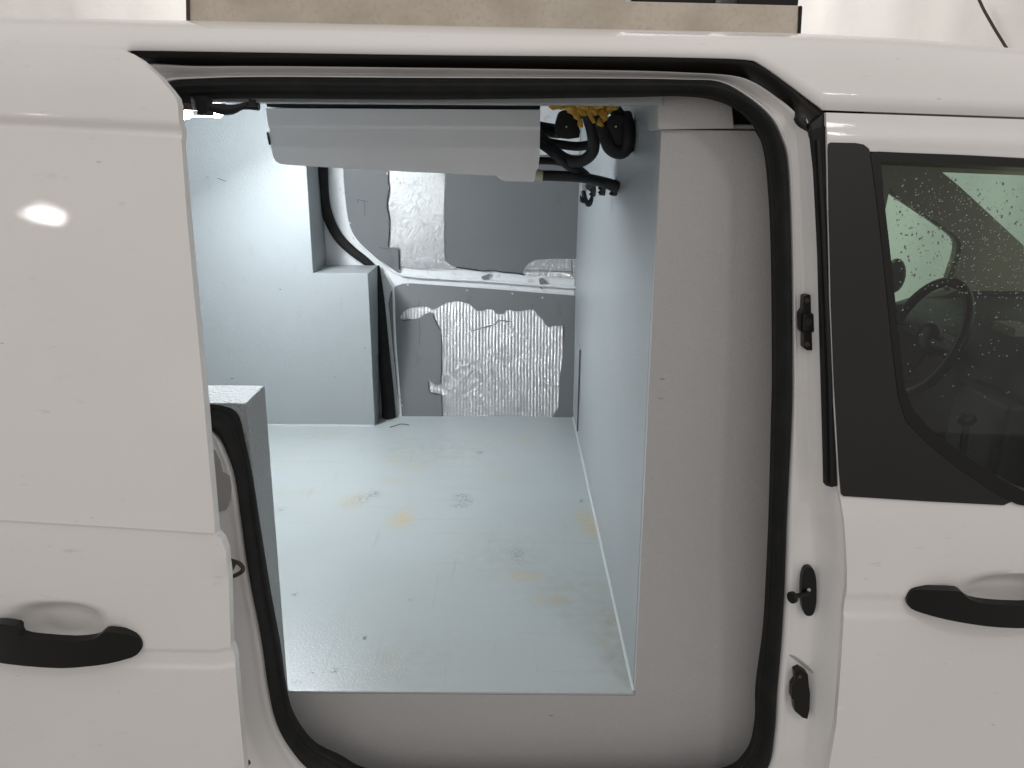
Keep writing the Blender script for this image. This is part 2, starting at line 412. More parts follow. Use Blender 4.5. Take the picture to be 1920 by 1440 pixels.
# ---- stations round the door opening: seal inner D, seal outer C, jamb outer J, depth of J behind the body side
ST = [((330, 560), (295, 560), (200, 560), .004), ((322, 300), (287, 300), (210, 290), .01), ((345, 205), (300, 172), (235, 135), .04), ((400, 186), (400, 147), (400, 124), .052),
      ((800, 187), (800, 147), (800, 127), .052), ((1150, 183), (1150, 148), (1150, 132), .052), ((1280, 181), (1280, 150), (1280, 136), .052), ((1345, 190), (1347, 154), (1370, 142), .050),
      ((1385, 210), (1397, 180), (1413, 155), .045), ((1413, 238), (1440, 217), (1463, 187), .036), ((1430, 275), (1462, 255), (1497, 217), .024), ((1440, 340), (1476, 310), (1520, 249), .012),
      ((1446, 480), (1483, 480), (1540, 480), .004), ((1448, 700), (1485, 700), (1550, 700), .004), ((1446, 800), (1483, 800), (1556, 800), .004), ((1442, 960), (1475, 960), (1579, 955), .003),
      ((1437, 1093), (1471, 1080), (1590, 1093), .003), ((1430, 1193), (1465, 1193), (1584, 1170), .003), ((1417, 1293), (1457, 1293), (1576, 1293), .003), ((1415, 1360), (1452, 1370), (1569, 1390), .003),
      ((1400, 1415), (1437, 1440), (1555, 1480), .003), ((1350, 1450), (1380, 1490), (1480, 1600), .003), ((1200, 1462), (1200, 1505), (1200, 1600), .003), ((800, 1462), (800, 1505), (800, 1600), .003),
      ((690, 1450), (660, 1490), (560, 1600), .003), ((640, 1427), (580, 1440), (470, 1560), .003), ((587, 1400), (540, 1390), (430, 1480), .003), ((550, 1347), (517, 1343), (400, 1400), .003),
      ((535, 1290), (503, 1280), (380, 1300), .003), ((524, 1220), (490, 1187), (360, 1180), .003), ((505, 1120), (467, 1067), (345, 1060), .003), ((485, 990), (452, 960), (335, 950), .003),
      ((472, 895), (442, 890), (320, 880), .003), ((458, 825), (427, 848), (310, 840), .003), ((446, 778), (410, 818), (305, 800), .003), ((422, 762), (385, 800), (300, 780), .003),
      ((375, 755), (345, 788), (290, 760), .003), ((340, 742), (300, 770), (250, 700), .003)]
SEAL = .047
flat = spline([(*s[0], *s[1], *s[2], s[3]) for s in ST], 8, True)
Dc, Cc, Jc = [], [], []
for s in flat:
    Dc.append(hit(s[0], s[1], FO(SEAL + .010))); Cc.append(hit(s[2], s[3], FO(SEAL))); Jc.append(hit(s[4], s[5], FO(s[6])))
# black rubber seal: a fat bulb with a flap toward the bay
rows = []
for k in range(13):
    t = k / 12; row = []
    for c, d in zip(Cc, Dc):
        p = c.lerp(d, t); b = .020 * math.sin(math.pi * min(t / .72, 1)) ** .7 if t < .72 else .004 * math.sin(math.pi * (t - .72) / .28)
        row.append(p + Vector((0, -b, 0)))
    rows.append(row)
rows.append([d + Vector((0, .016, 0)) - (d - c).normalized() * .004 for c, d in zip(Cc, Dc)])
strip('door_seal', rows, M['seal'], van, True)
# painted jamb between seal and body side
rows = []
for k in range(23):
    t = k / 22; row = []
    for i, (c, j) in enumerate(zip(Cc, Jc)):
        p = c.lerp(j, t); top = ss(.028, .046, flat[i][6])
        y1 = c.y + (j.y - c.y) * ss(.55, 1.0, t) - .005 * math.exp(-((t - .10) / .07) ** 2)           # flat sill, then out to the body side
        y2 = p.y - .016 * math.exp(-((t - .88) / .13) ** 2) - .010 * math.exp(-((t - .08) / .12) ** 2) + .003 + .020 * math.exp(-((t - .48) / .20) ** 2)   # twin ribs under the rail
        row.append(Vector((p.x, y1 * (1 - top) + y2 * top, p.z)))
    rows.append(row)
rows.insert(0, [c + Vector((0, .03, 0)) for c in Cc])
jamb = strip('door_jamb', rows, M['jamb'], van, True)
# black gutter channel between rail and jamb
A2 = [(150, 90), (245, 94), (800, 102), (1280, 107), (1397, 111), (1430, 122), (1480, 157), (1546, 207)]
B2 = [(150, 120), (280, 124), (800, 127), (1280, 136), (1370, 142), (1413, 155), (1463, 187), (1524, 256)]
ra = resample([hit(a, b, FO(.004)) for a, b in spline(A2, 6)], 160); rb = resample([hit(a, b, FO(.055 if a < 1400 else .04 if a < 1490 else .012)) for a, b in spline(B2, 6)], 160)
rows = [[a.lerp(b, t) + Vector((0, .008 * math.sin(math.pi * t), 0)) + (Vector((0, .03, .008)) if t == 0 else Vector()) for a, b in zip(ra, rb)] for t in (0, .08, .3, .5, .7, .92, 1)]
rows.append([b + Vector((0, .03, -.002)) for b in rb])
strip('roof_gutter_seal', rows, M['plastic'], van)

# ---- body side behind the slid door and under the opening
jl = [(j.x, j.z) for j in Jc]
i20 = 21 * 8; loopb = jl[i20:] + jl[:2 * 8 + 2]
poly = [(-1.95, 1.70)] + [(-1.95, .22), (jl[i20][0], .22)] + loopb
bside = panel('body_side', [poly[::-1]], FO(.003), M['body'], van, .012, .06)
# right of the opening under the front door line
panel('sill_panel', [[(jl[i20][0] + .002, .22), (1.7, .22), (1.7, .34), (jl[i20][0] + .002, .34)]], FO(.006), M['body'], van, .012, .06)

# ---- sliding door, slid back along the body
def groove(z, z0, w, d): return d * math.exp(-((z - z0) / w) ** 2)
SD = -.062
sdp = [(-500, 66), (-100, 86), (222, 92), (240, 99), (262, 112), (298, 144), (318, 168), (330, 184), (334, 198), (335, 222), (337, 250), (350, 400), (385, 770), (405, 1003), (416, 1014), (424, 1036),
       (426, 1080), (428, 1160), (430, 1215), (437, 1240), (440, 1270), (448, 1355), (456, 1440), (463, 1530), (-500, 1600)]
seam_l, seam_r = hit(0, 235, FO(SD)), hit(335, 250, FO(SD))
cr_ = hit(330, 1236, FO(SD)); dish_l = hit(112, 1172, FO(SD))
def door_surf(x, z):
    y = F(x, z) + SD
    zs = seam_l.z + (seam_r.z - seam_l.z) * (x - seam_l.x) / (seam_r.x - seam_l.x)
    y += groove(z, zs, .009, .008)
    cz = cr_.z - .01 * (x - cr_.x)
    y += .0026 * ss(.018, .012, abs(z - cz)) * ss(-.72, -.64, x)
    r = (abs((x - dish_l.x) / .078) ** 2.6 + abs((z - dish_l.z + .004) / .046) ** 2.6) ** .385; y += .026 * (1 - ss(.45, 1.05, r))
    xe = (x - (hit_edge(z) - .022)) ; y += .006 * ss(0, .012, xe) * ss(1.0, .95, z)
    return y
_edge = sorted([(p.z, p.x) for p in (hit(a, b, FO(SD)) for a, b in sdp[11:-1])])
def hit_edge(z):
    if z <= _edge[0][0]: return _edge[0][1]
    for (a, xa), (b, xb) in zip(_edge, _edge[1:]):
        if a <= z <= b: return xa + (xb - xa) * (z - a) / max(b - a, 1e-9)
    return _edge[-1][1]
sd = panel('sliding_door', [xz(sdp, FO(SD))], door_surf, M['body'], van, .018, .012, .0025, seg=3, stepz=.0035)
bp = [(-500, 218), (-200, 231), (0, 241), (200, 251), (333, 259), (340, 263), (341, 272), (352, 420), (380, 720), (401, 960), (403, 997), (399, 1000), (200, 987), (0, 975), (-200, 963), (-500, 945)]
panel('window_blank_panel', [xz(bp, FO(SD - .004))], FO(SD - .0045), M['body'], sd, .0045, .03, .0012)
# chips of sealer along the panel seam and the little dark hole at its lower edge
hp = [(-60, 1178), (-20, 1171), (0, 1170), (28, 1174), (33, 1180), (37, 1193), (70, 1199), (133, 1203), (168, 1200), (181, 1196), (190, 1188), (200, 1185), (225, 1188), (251, 1192), (263, 1201), (266, 1211), (262, 1222), (247, 1233),
      (200, 1245), (160, 1250), (117, 1253), (60, 1250), (0, 1243), (-50, 1232), (-75, 1215), (-72, 1195)]
def handle_surf(cx, half, base):
    return lambda x, z: F(x, z) + base - .030 * (1 - min(1, abs((x - cx) / half)) ** 2.6)
hc = hit(95, 1215, FO(SD - .02)); hs = handle_surf(hc.x, .135, SD - .004)
panel('door_handle', [xz(hp, hs, 2)], hs, M['gloss_black'], sd, .016, .010, .0055, seg=3)
# latch hardware peeping past the door's front edge
def on(px, py, y): return hit(px, py, PL(y))
hw = bmesh.new()
tube_bm(hw, [on(405, 1085, -.10), on(432, 1082, -.10), on(452, 1073, -.10), on(455, 1064, -.10), on(446, 1055, -.10), on(425, 1050, -.10)], .0035, 8)
tube_bm(hw, [on(415, 1052, -.10), on(440, 1062, -.10)], .010, 8, 3); tube_bm(hw, [on(415, 1102, -.10), on(434, 1094, -.10)], .004, 6, 2)
fin('door_latch', hw, M['rust'], sd)
tube('latch_pin', [on(440, 1436, -.11), on(458, 1434, -.11), on(466, 1429, -.11)], .005, M['rust'], sd, 8)
# upper roller arm
arm = bmesh.new(); YA = .035
tube_bm(arm, [on(395, 201, YA), on(420, 206, YA), on(437, 205, YA), on(452, 200, YA), on(466, 198, YA), on(486, 200, YA)], [.007, .008, .007, .005, .006, .006], 10, 5)
for a, b in (((350, 182), (372, 206)), ((370, 183), (398, 216)), ((346, 196), (372, 206))):
    p, q = on(a[0], b[1], YA - .01), on(b[0], a[1], YA + .02); box_bm(arm, (p.x, YA - .010, p.z), (q.x, YA + .02, q.z))
p = on(473, 199, YA); q = on(473, 186, YA); tube_bm(arm, [p, q], .0055, 10, 2)
fin('roller_arm', arm, M['gloss_black'], sd)
p = on(473, 196, YA - .006); cyl('roller_collar', p + Vector((0, 0, -.003)), p + Vector((0, 0, .002)), .009, M['gloss_black'], sd)
p = on(349, 199, YA - .02); cyl('hinge_bolt', p, p + Vector((0, .012, 0)), .0045, M['rust'], sd)

jr = [(388, 838), (402, 848), (411, 868), (416, 888), (431, 893), (434, 908), (432, 935), (424, 956), (404, 962), (380, 962), (370, 840)]
panel('jamb_recess_patch', [xz(jr, FO(.040))], FO(.042), M['sealer'], jamb, .01, .03, .004)  # grey panel drawn where the jamb has a recess
# ---- B pillar hardware
PS = FO(.036)
bb = [(1507, 556), (1513, 553), (1527, 553), (1531, 557), (1531, 577), (1535, 584), (1534, 632), (1531, 636), (1531, 653), (1527, 657), (1513, 657), (1507, 652), (1507, 627), (1501, 620), (1500, 588), (1506, 580)]
brk = panel('bumper_bracket', [xz(bb, FO(.032))], FO(.032), M['gloss_black'], van, .016, .02, .002)
pd = [(1506, 588), (1531, 588), (1530, 624), (1505, 622)]
panel('pad', [xz(pd, FO(.026))], FO(.026), M['gloss_black'], brk, .010, .02, .003)
for a, b in ((1514, 564), (1514, 646)):
    p = hit(a, b, FO(.029)); cyl('screw', p, p + Vector((0, .006, 0)), .0042, M['rust'], brk, 12)
p = hit(1516, 604, FO(.0245)); cyl('socket_hole', p, p + Vector((0, .003, 0)), .0058, M['foil_edge'], brk, 16, 0)
ov = [(1517 + 14.5 * math.copysign(abs(math.cos(a)) ** .75, math.cos(a)), 1109.5 + 46 * math.copysign(abs(math.sin(a)) ** .75, math.sin(a))) for a in (2 * math.pi * k / 28 for k in range(28))]
st = panel('door_striker', [xz(ov, PS)], PS, M['gloss_black'], van, .010, .02, .002)
p = hit(1516, 1112, FO(.034)); q = p + Vector((-.030, -.012, 0)); cyl('striker_pin', p, q, .0042, M['gloss_black'], st, 14)
cyl('striker_head', q + Vector((.001, 0, 0)), q + Vector((-.005, -.003, 0)), .010, M['gloss_black'], st, 20)
p = hit(1517, 1107, FO(.0335)); cyl('striker_bolt', p, p + Vector((0, .004, 0)), .0035, M['steel'], st, 12)
lb = [(1490, 1260), (1500, 1255), (1507, 1259), (1515, 1265), (1517, 1288), (1519, 1300), (1518, 1330), (1514, 1348), (1505, 1346), (1490, 1333), (1488, 1313), (1484, 1309), (1485, 1287), (1492, 1277)]
lb_ = panel('lower_bracket', [xz(lb, FO(.033))], FO(.033), M['gloss_black'], van, .016, .02, .002)
p = hit(1500, 1270, FO(.030)); cyl('screw', p, p + Vector((0, .005, 0)), .004, M['rust'], lb_, 12)
tube('pressed_rib', [hit(1476, 1226, FO(.047)), hit(1492, 1234, FO(.046)), hit(1515, 1252, FO(.045)), hit(1536, 1272, FO(.040))], [.001, .0022, .0022, .001], M['sealer'], jamb, 10)
# weatherstrip on the pillar
wsp = [(1521, 246), (1534, 240), (1550, 236), (1550, 300), (1554, 480), (1559, 640), (1564, 780), (1569, 911), (1559, 913), (1548, 910), (1545, 780), (1541, 640), (1537, 480), (1529, 320)]
ws = panel('pillar_weatherstrip', [xz(wsp, FO(-.002))], FO(-.003), M['seal'], van, .012, .03, .002)
tube('weatherstrip_lip', [hit(a, b, FO(-.006)) for a, b in ((1534, 262), (1542, 400), (1549, 560), (1555, 720), (1559, 905))], .0032, M['gloss_black'], ws, 8, 8)
box_p = [(1519, 232), (1548, 208), (1549, 262), (1524, 262)]
panel('gutter_end_cap', [xz(box_p, FO(.0))], FO(.001), M['gloss_black'], van, .02, .03, .003)

# ---- front door
FD = -.006
fdp = [(1549, 211), (1700, 216), (1920, 224), (2300, 240), (2300, 1600), (1549, 1500), (1554, 1440), (1568, 1360), (1578, 1227), (1583, 1143), (1588, 1103), (1588, 1060), (1583, 980), (1576, 936), (1572, 915), (1563, 760), (1555, 560), (1551, 380), (1549, 262)]
hole = [(1631, 284), (1800, 290), (2200, 310), (2200, 962), (2040, 958), (1960, 955), (1905, 945), (1870, 927), (1800, 882), (1737, 832), (1698, 790), (1682, 740), (1668, 620), (1652, 480), (1638, 330)]
dish_r = hit(1905, 1108, FO(FD)); crr = hit(1650, 1137, FO(FD))
def fd_surf(x, z):
    y = F(x, z) + FD
    y += .0026 * ss(.020, .014, abs(z - crr.z)) * ss(dish_r.x + .1, dish_r.x - .05, x)
    r = (abs((x - dish_r.x) / .095) ** 2.6 + abs((z - dish_r.z + .012) / .044) ** 2.6) ** .385; y += .026 * (1 - ss(.45, 1.05, r))
    y -= groove(z, wz(x), .012, .004) * 1.0
    return y
wt = hit(1920, 268, FO(FD)); wt0 = hit(1600, 258, FO(FD))
def wz(x): return wt0.z + (wt.z - wt0.z) * (x - wt0.x) / (wt.x - wt0.x)
fd = panel('front_door', [xz(fdp, FO(FD)), xz(hole, FO(FD))], fd_surf, M['body'], van, .02, .014, .004, seg=3, stepz=.007)
tr = [(1551, 270), (1556, 267), (1603, 268), (1618, 271), (1628, 279), (1634, 300), (1643, 330), (1652, 420), (1663, 520), (1671, 600), (1678, 690), (1687, 748), (1702, 787), (1729, 818), (1766, 846), (1806, 876), (1856, 909), (1898, 938), (1880, 946), (1740, 939), (1580, 929), (1576, 925), (1572, 880), (1563, 720), (1557, 560), (1553, 400)]
panel('pillar_trim', [xz(tr, FO(FD))], FO(FD - .003), M['plastic'], fd, .004, .03, .0018)
so = [(1630, 287), (1645, 284), (1800, 291), (2200, 312), (2200, 962), (2040, 957), (1960, 953), (1905, 944), (1870, 927), (1800, 880), (1737, 830), (1697, 788), (1682, 740), (1670, 640), (1655, 490), (1640, 360)]
si = [(1650, 304), (1660, 302), (1800, 308), (2190, 328), (2190, 945), (2040, 938), (1960, 932), (1915, 918), (1875, 896), (1805, 850), (1745, 806), (1711, 768), (1695, 728), (1684, 640), (1669, 490), (1655, 370)]
panel('window_seal', [xz(so, FO(FD)), xz(si, FO(FD))], FO(FD - .004), M['gloss_black'], fd, .022, .03, .004, seg=3)
GL = FO(FD + .012)
def rowsh(pts): return xz(pts, GL)
gp = [(1640, 292), (1800, 298), (2200, 318), (2200, 955), (2040, 950), (1950, 946), (1905, 936), (1870, 918), (1800, 872), (1737, 822), (1703, 785), (1688, 740), (1676, 640), (1660, 490), (1646, 370)]
glassp = panel('window_glass', [rowsh(gp)], GL, M['glass'], fd, 0, .04, 0)
# rain drops on the pane
bm = bmesh.new(); cnt = 0
while cnt < 760:
    px_, py_ = random.uniform(1662, 1935), random.triangular(315, 800, 380)
    if px_ < 1672 + (py_ - 320) * .07: continue
    if py_ > 560 and random.random() < .65: continue
    if abs((py_ - 345) - (px_ - 1670) * .72) > 100 and random.random() < .3: continue
    p = hit(px_, py_, FO(FD + .0115)); r = random.choice((.0006, .0008, .0008, .0011, .0011, .0015, .0020)) * random.uniform(.5, 1.0)
    ball_bm(bm, p, r, (1, .55, random.uniform(1, 1.35)), 8, 6); cnt += 1
o = fin('rain_drops', bm, M['water'], fd); tag(o, 'scattered water drops on the window glass', kind='stuff')
hp = [(1702, 1118), (1708, 1109), (1719, 1106), (1760, 1107), (1801, 1109), (1810, 1117), (1826, 1127), (1860, 1133), (1920, 1136), (1965, 1132), (1980, 1118), (1992, 1110), (2050, 1112), (2075, 1118), (2082, 1135), (2070, 1152),
      (2020, 1168), (1960, 1176), (1905, 1178), (1847, 1174), (1780, 1163), (1730, 1150), (1708, 1141), (1701, 1130)]
hc2 = hit(1892, 1142, FO(FD - .02)); hs = handle_surf(hc2.x, .155, FD - .004)
panel('door_handle', [xz(hp, hs, 2)], hs, M['gloss_black'], fd, .016, .010, .0055, seg=3)

# ---- cargo bay lining
ZF, ZC = .6, 1.745
XR, XL = .2405, -1.6
# floor as fine grid with stains
x0, x1, y0, y1 = XL, XR - .0005, LIN(0, ZF) + .001, 1.64
nx, ny = 300, 260; vsx = [x0 + (x1 - x0) * i / nx for i in range(nx + 1)]; vsy = [y0 + (y1 - y0) * j / ny for j in range(ny + 1)]
me = bpy.data.meshes.new('cargo_floor')
vv = [(x, y, ZF) for y in vsy for x in vsx]
ff = [(j * (nx + 1) + i, j * (nx + 1) + i + 1, (j + 1) * (nx + 1) + i + 1, (j + 1) * (nx + 1) + i) for j in range(ny) for i in range(nx)]
k = len(vv); vv += [(x0, y0, ZF - .004), (x1, y0, ZF - .004), (x1, y1, ZF - .004), (x0, y1, ZF - .004)]
vv2 = [0, nx, ny * (nx + 1) + nx, ny * (nx + 1)]
ff += [tuple([k, k + 1] + list(range(nx, -1, -1))), (k + 3, k + 2, k + 1, k)]
me.from_pydata(vv, [], ff)
at = me.color_attributes.new('stain', 'FLOAT_COLOR', 'POINT')
ST_ = []   # px, py, rx_px, ry_px, channel, strength, angle
ST_ += [(755, 972, 17, 15, 0, .9), (745, 978, 24, 14, 0, .35), (1095, 972, 13, 11, 0, .8), (1108, 990, 12, 16, 0, .85), (1100, 978, 20, 26, 0, .35), (985, 1081, 30, 7, 0, .65), (1010, 1079, 22, 4, 0, .4), (1042, 1123, 30, 5, 0, .6), (1017, 1124, 5, 7, 0, .5),
        (660, 938, 22, 14, 0, .45), (678, 935, 14, 9, 1, .4), (700, 928, 12, 4, 1, .6), (655, 945, 12, 8, 1, .25), (705, 925, 6, 3, 1, .9), (866, 930, 14, 3, 1, .75), (872, 939, 12, 3, 1, .8), (862, 948, 16, 3, 1, .6), (900, 848, 5, 2, 1, 1),
        (735, 902, 22, 6, 0, .35), (780, 875, 10, 5, 0, .4), (745, 862, 16, 5, 0, .35), (548, 850, 10, 6, 0, .3), (620, 815, 70, 10, 2, .4), (1150, 1180, 35, 60, 2, .6), (1165, 1230, 40, 60, 2, .6), (1140, 1210, 14, 5, 0, .4), (1085, 1110, 80, 50, 2, .35),
        (950, 1040, 90, 40, 2, .3), (760, 1240, 100, 40, 2, .25), (830, 845, 120, 25, 2, .35), (985, 824, 12, 6, 0, .4), (1150, 1160, 8, 6, 0, .3), (682, 1197, 7, 2, 1, 1), (626, 1258, 4, 3, 1, 1), (585, 1262, 3, 2, 1, .9), (560, 1280, 4, 3, 1, .9), (773, 1123, 2, 2, 1, 1), (1091, 938, 3, 3, 1, .8),
        (970, 1040, 10, 16, 1, .35), (553, 1114, 5, 2, 1, .7), (575, 925, 14, 10, 0, .25), (527, 955, 4, 3, 1, .6), (600, 960, 60, 8, 0, .12), (930, 895, 40, 6, 0, .2), (1110, 1170, 20, 8, 0, .2)]
cols_ = [0.0] * (len(vv) * 4)
for s in ST_:
    c = hitz(s[0], s[1], ZF); ax = abs(hitz(s[0] + s[2], s[1], ZF).x - c.x); ay = abs(hitz(s[0], s[1] - s[3], ZF).y - c.y) + .003; ax += .002
    i0 = max(0, int((c.x - 2.2 * ax - x0) / (x1 - x0) * nx)); i1 = min(nx, int((c.x + 2.2 * ax - x0) / (x1 - x0) * nx) + 1)
    j0 = max(0, int((c.y - 2.2 * ay - y0) / (y1 - y0) * ny)); j1 = min(ny, int((c.y + 2.2 * ay - y0) / (y1 - y0) * ny) + 1)
    for j in range(j0, j1 + 1):
        for i in range(i0, i1 + 1):
            q = ((vsx[i] - c.x) / ax) ** 2 + ((vsy[j] - c.y) / ay) ** 2; q *= 1 + .8 * noise.noise(Vector((vsx[i] * 60, vsy[j] * 60, s[0])))
            w = s[5] * math.exp(-max(q, 0) ** 1.3 * .9); kk = (j * (nx + 1) + i) * 4 + s[4]; cols_[kk] = min(1, max(cols_[kk], w))
for i in range(len(vv)): cols_[i * 4 + 3] = 1
at.data.foreach_set('color', cols_)
floor = link('cargo_floor', me, M['floor'], van)
tube('sealant_bead', [(XR - .001, y0 + .004, ZF + .001), (XR - .001, .6, ZF + .001), (XR - .001, 1.63, ZF + .001)], .0042, M['wood_edge'], floor, 8, 10)
tube('sealant_bead', [(-1.1, 1.519, ZF + .001), (-.8, 1.519, ZF + .001), (-.515, 1.519, ZF + .001)], .004, M['wood_edge'], floor, 8, 10)
# face of the sill and of the bulkhead post
ptop = hit(1253, 243, LIN); ptr = hit(1416, 245, LINB)
pf = [(XL, .2), (.52, .2), (.52, 1.2), (.50, 1.5), (ptr.x + .02, 1.60), (ptr.x, ptr.z), (XR, ptop.z), (XR, ZF - .005), (XL, ZF - .005)]
panel('opening_lining', [pf], LINB, M['liner'], van, .018, .018, .003)
# bulkhead wall
bm = bmesh.new(); vs = []
pts = [(LIN(0, .5) + .0185, .5), (1.78, .5), (1.78, ZC + .02), (LIN(0, ptop.z) + .0185, ZC + .02), (LIN(0, ptop.z) + .0185, ptop.z)]
a_ = [bm.verts.new((XR, y, z)) for y, z in pts]; b_ = [bm.verts.new((XR + .05, y, z)) for y, z in pts]
bm.faces.new(a_); bm.faces.new(b_[::-1])
for i in range(5): bm.faces.new((a_[i], b_[i], b_[(i + 1) % 5], a_[(i + 1) % 5]))
bh = fin('bulkhead_wall', bm, M['wall'], van, .002)
q1, q2 = hitx(1089, 700, XR), hitx(1078, 690, XR)
pl = box('access_plate', (XR - .004, 1.40, .63), (XR + .001, 1.62, .93), M['steel'], bh, .001); pl.data.materials[0] = M['wall']
for yy in (1.415, 1.60):
    for zz in (.645, .915): ball('screw', (XR - .004, yy, zz), .004, M['steel'], pl, (.5, 1, 1), 10, 6)
box('dark_backing', (.30, .20, .20), (.60, .23, 1.76), M['foil_edge'], van, 0)  # black sheet added to darken the gap beside the post lining
tube('plate_gap', [(XR - .0045, 1.40, .932), (XR - .0045, 1.398, .80), (XR - .0045, 1.397, .63)], .0016, M['foil_edge'], bh, 6)
# overhead box at the post top, header lip, ceiling
hb = [(1234, 176), (1330, 176), (1372, 190), (1377, 241), (1233, 243)]
panel('overhead_box', [xz(hb, PL(.112))], PL(.112), M['liner'], van, .10, .05, .003)
box('header_lip', (XL, .105, 1.668), (XR - .002, .14, ZC), M['wall'], van, .003)
box('ceiling_lining', (XL, .141, ZC), (XR - .002, 1.76, ZC + .02), M['wall'], van, 0)
p = hit(1400, 238, LINB); box('torn_liner_flap', (p.x - .045, p.y + .005, p.z - .004), (p.x + .02, p.y + .05, p.z + .004), M['liner'], van, .003)
# lower quarter wall with its ledge beside the opening
zl = 1.2; xq = hitz(493, 726, zl).x; xq2 = hitz(537, 1292, ZF).x
hexa('quarter_ledge_lining', [(XL, -.012, .2), (xq2, -.012, .2), (xq2, .04, .2), (XL, .04, .2), (XL, -.010, zl), (xq, -.010, zl), (xq, .090, zl), (XL, .090, zl)], M['ledge'], van, .002)
# rear block against the far side, stepped
p1, p2, p3, p4, p5 = (hit(a, b, PL(1.52)) for a, b in ((703, 799), (690, 513), (587, 512), (575, 320), (570, 200)))
rb_ = panel('far_side_lining', [[(XL, ZF - .01), (p1.x, ZF - .01), (p2.x, p2.z), (p3.x, p3.z), (p4.x, p4.z), (p5.x, ZC - .001), (XL, ZC - .001)]], PL(1.52), M['wall'], van, .205, .3, .002)
for q in ([(408, 334), (416, 337), (424, 340)], [(388, 332), (391, 332)], [(432, 710), (438, 710)], [(683, 652), (685, 653)], [(627, 707), (629, 707)], [(524, 542), (527, 543)]):
    tube('scuff_mark', [hit(a, b, PL(1.5197)) for a, b in q], .0010, M['foil_edge'], rb_, 6, 3)
p = hit(372, 633, PL(1.5195)); cyl('wall_hole', p, p + Vector((0, .004, 0)), .0135, M['foil_edge'], rb_, 20, 0)
box('rear_wall_lining', (XL - .03, .0, .5), (XL, 1.78, ZC + .02), M['wall'], van, 0)

# ---- far sliding door seen from inside
fw = panel('far_sliding_door', [[(-.95, .5), (.238, .5), (.238, ZC), (-.95, ZC)]], lambda x, z: FAR(x, z) + .012, M['inner_white'], van, .01, .08, 0)
# pressed white frame: outer rolled edge beside the seal
def onf(pts, off=0.): return [hit(a, b, lambda x, z: FAR(x, z) + off) for a, b in pts]
tube('frame_ridge', onf([(641, 300), (645, 363), (653, 418), (668, 450), (700, 481), (722, 499), (748, 514), (772, 519)], .004), .0045, M['inner_white'], fw, 8)
rid = [(752, 516), (800, 521), (909, 527), (1000, 534), (1092, 541)]
tube('frame_ridge', onf(rid, .006), .010, M['inner_white'], fw, 10, 8, .6)
tube('frame_ridge', onf([(722, 512), (735, 535), (738, 552), (741, 640), (748, 730), (752, 790)], .004), .005, M['inner_white'], fw, 8)
fs = [(a, b) for a, b in ((604, 296), (607, 370), (617, 411), (635, 445), (660, 470), (684, 488), (706, 508))]
tube('far_door_seal', onf(fs, -.004), [.021, .021, .020, .019, .018, .016, .014], M['seal'], van, 10, 8)
tube('far_door_seal', onf([(705, 498), (712, 560), (718, 640), (725, 720), (730, 795)], -.012), [.014, .018, .022, .025, .028], M['seal'], van, 10, 8)
TP = lambda x, z: FAR(x, z) + .002
Z3 = lambda L: [(680 + u * .22917, 500 + v * .22917) for u, v in L]
low = Z3([(330, 140), (400, 137), (1000, 180), (1800, 243), (1800, 1300), (318, 1300), (310, 1225), (280, 1000), (240, 600), (210, 300), (228, 210), (268, 160)])
tear = Z3([(308, 412), (330, 370), (365, 350), (400, 335), (435, 330), (470, 320), (505, 322), (530, 330), (570, 355), (605, 338), (640, 310), (700, 285), (780, 280), (860, 300), (905, 330), (930, 360), (990, 360), (1010, 345), (1060, 345), (1080, 375),
           (1115, 388), (1150, 385), (1170, 355), (1210, 350), (1240, 365), (1300, 360), (1360, 350), (1405, 340), (1420, 390), (1470, 430), (1482, 470), (1525, 495), (1560, 482), (1642, 480), (1640, 600), (1636, 750), (1612, 900), (1606, 1050),
           (1600, 1150), (1575, 1190), (1550, 1240), (650, 1240), (648, 1150), (640, 1048), (600, 1040), (560, 1035), (538, 1000), (532, 930), (545, 922), (560, 940), (590, 965), (635, 960), (642, 880), (645, 800), (650, 650), (640, 560), (628, 500), (600, 455),
           (575, 385), (550, 368), (510, 390), (480, 412), (440, 430), (380, 430), (340, 442), (318, 435)])
pn = panel('lower_trim_panel', [xz(low, TP), xz(tear, TP)], TP, M['trim_grey'], fw, .006, .06, .0008)
upl = [(636, 296), (641, 318), (645, 363), (653, 418), (662, 447), (680, 464), (700, 480), (747, 512), (750, 505), (747, 465), (730, 464), (728, 400), (727, 350), (725, 330), (723, 296)]
panel('upper_trim_panel', [xz(upl, TP)], TP, M['trim_grey'], fw, .005, .06, .0008)
upr = [(835, 290), (834, 400), (834, 489), (843, 496), (855, 500), (885, 505), (930, 508), (980, 513), (984, 502), (992, 493), (1005, 487), (1040, 485), (1110, 486), (1110, 290)]
panel('upper_trim_panel', [xz(upr, TP)], TP, M['trim_grey'], fw, .005, .06, .0008)
_r = random.Random(5); CREASE = [(_r.uniform(.05, .6), _r.uniform(.02, .42), _r.uniform(-.9, .9), _r.uniform(.04, .14), _r.choice((-.003, .003, .002))) for _ in range(16)]
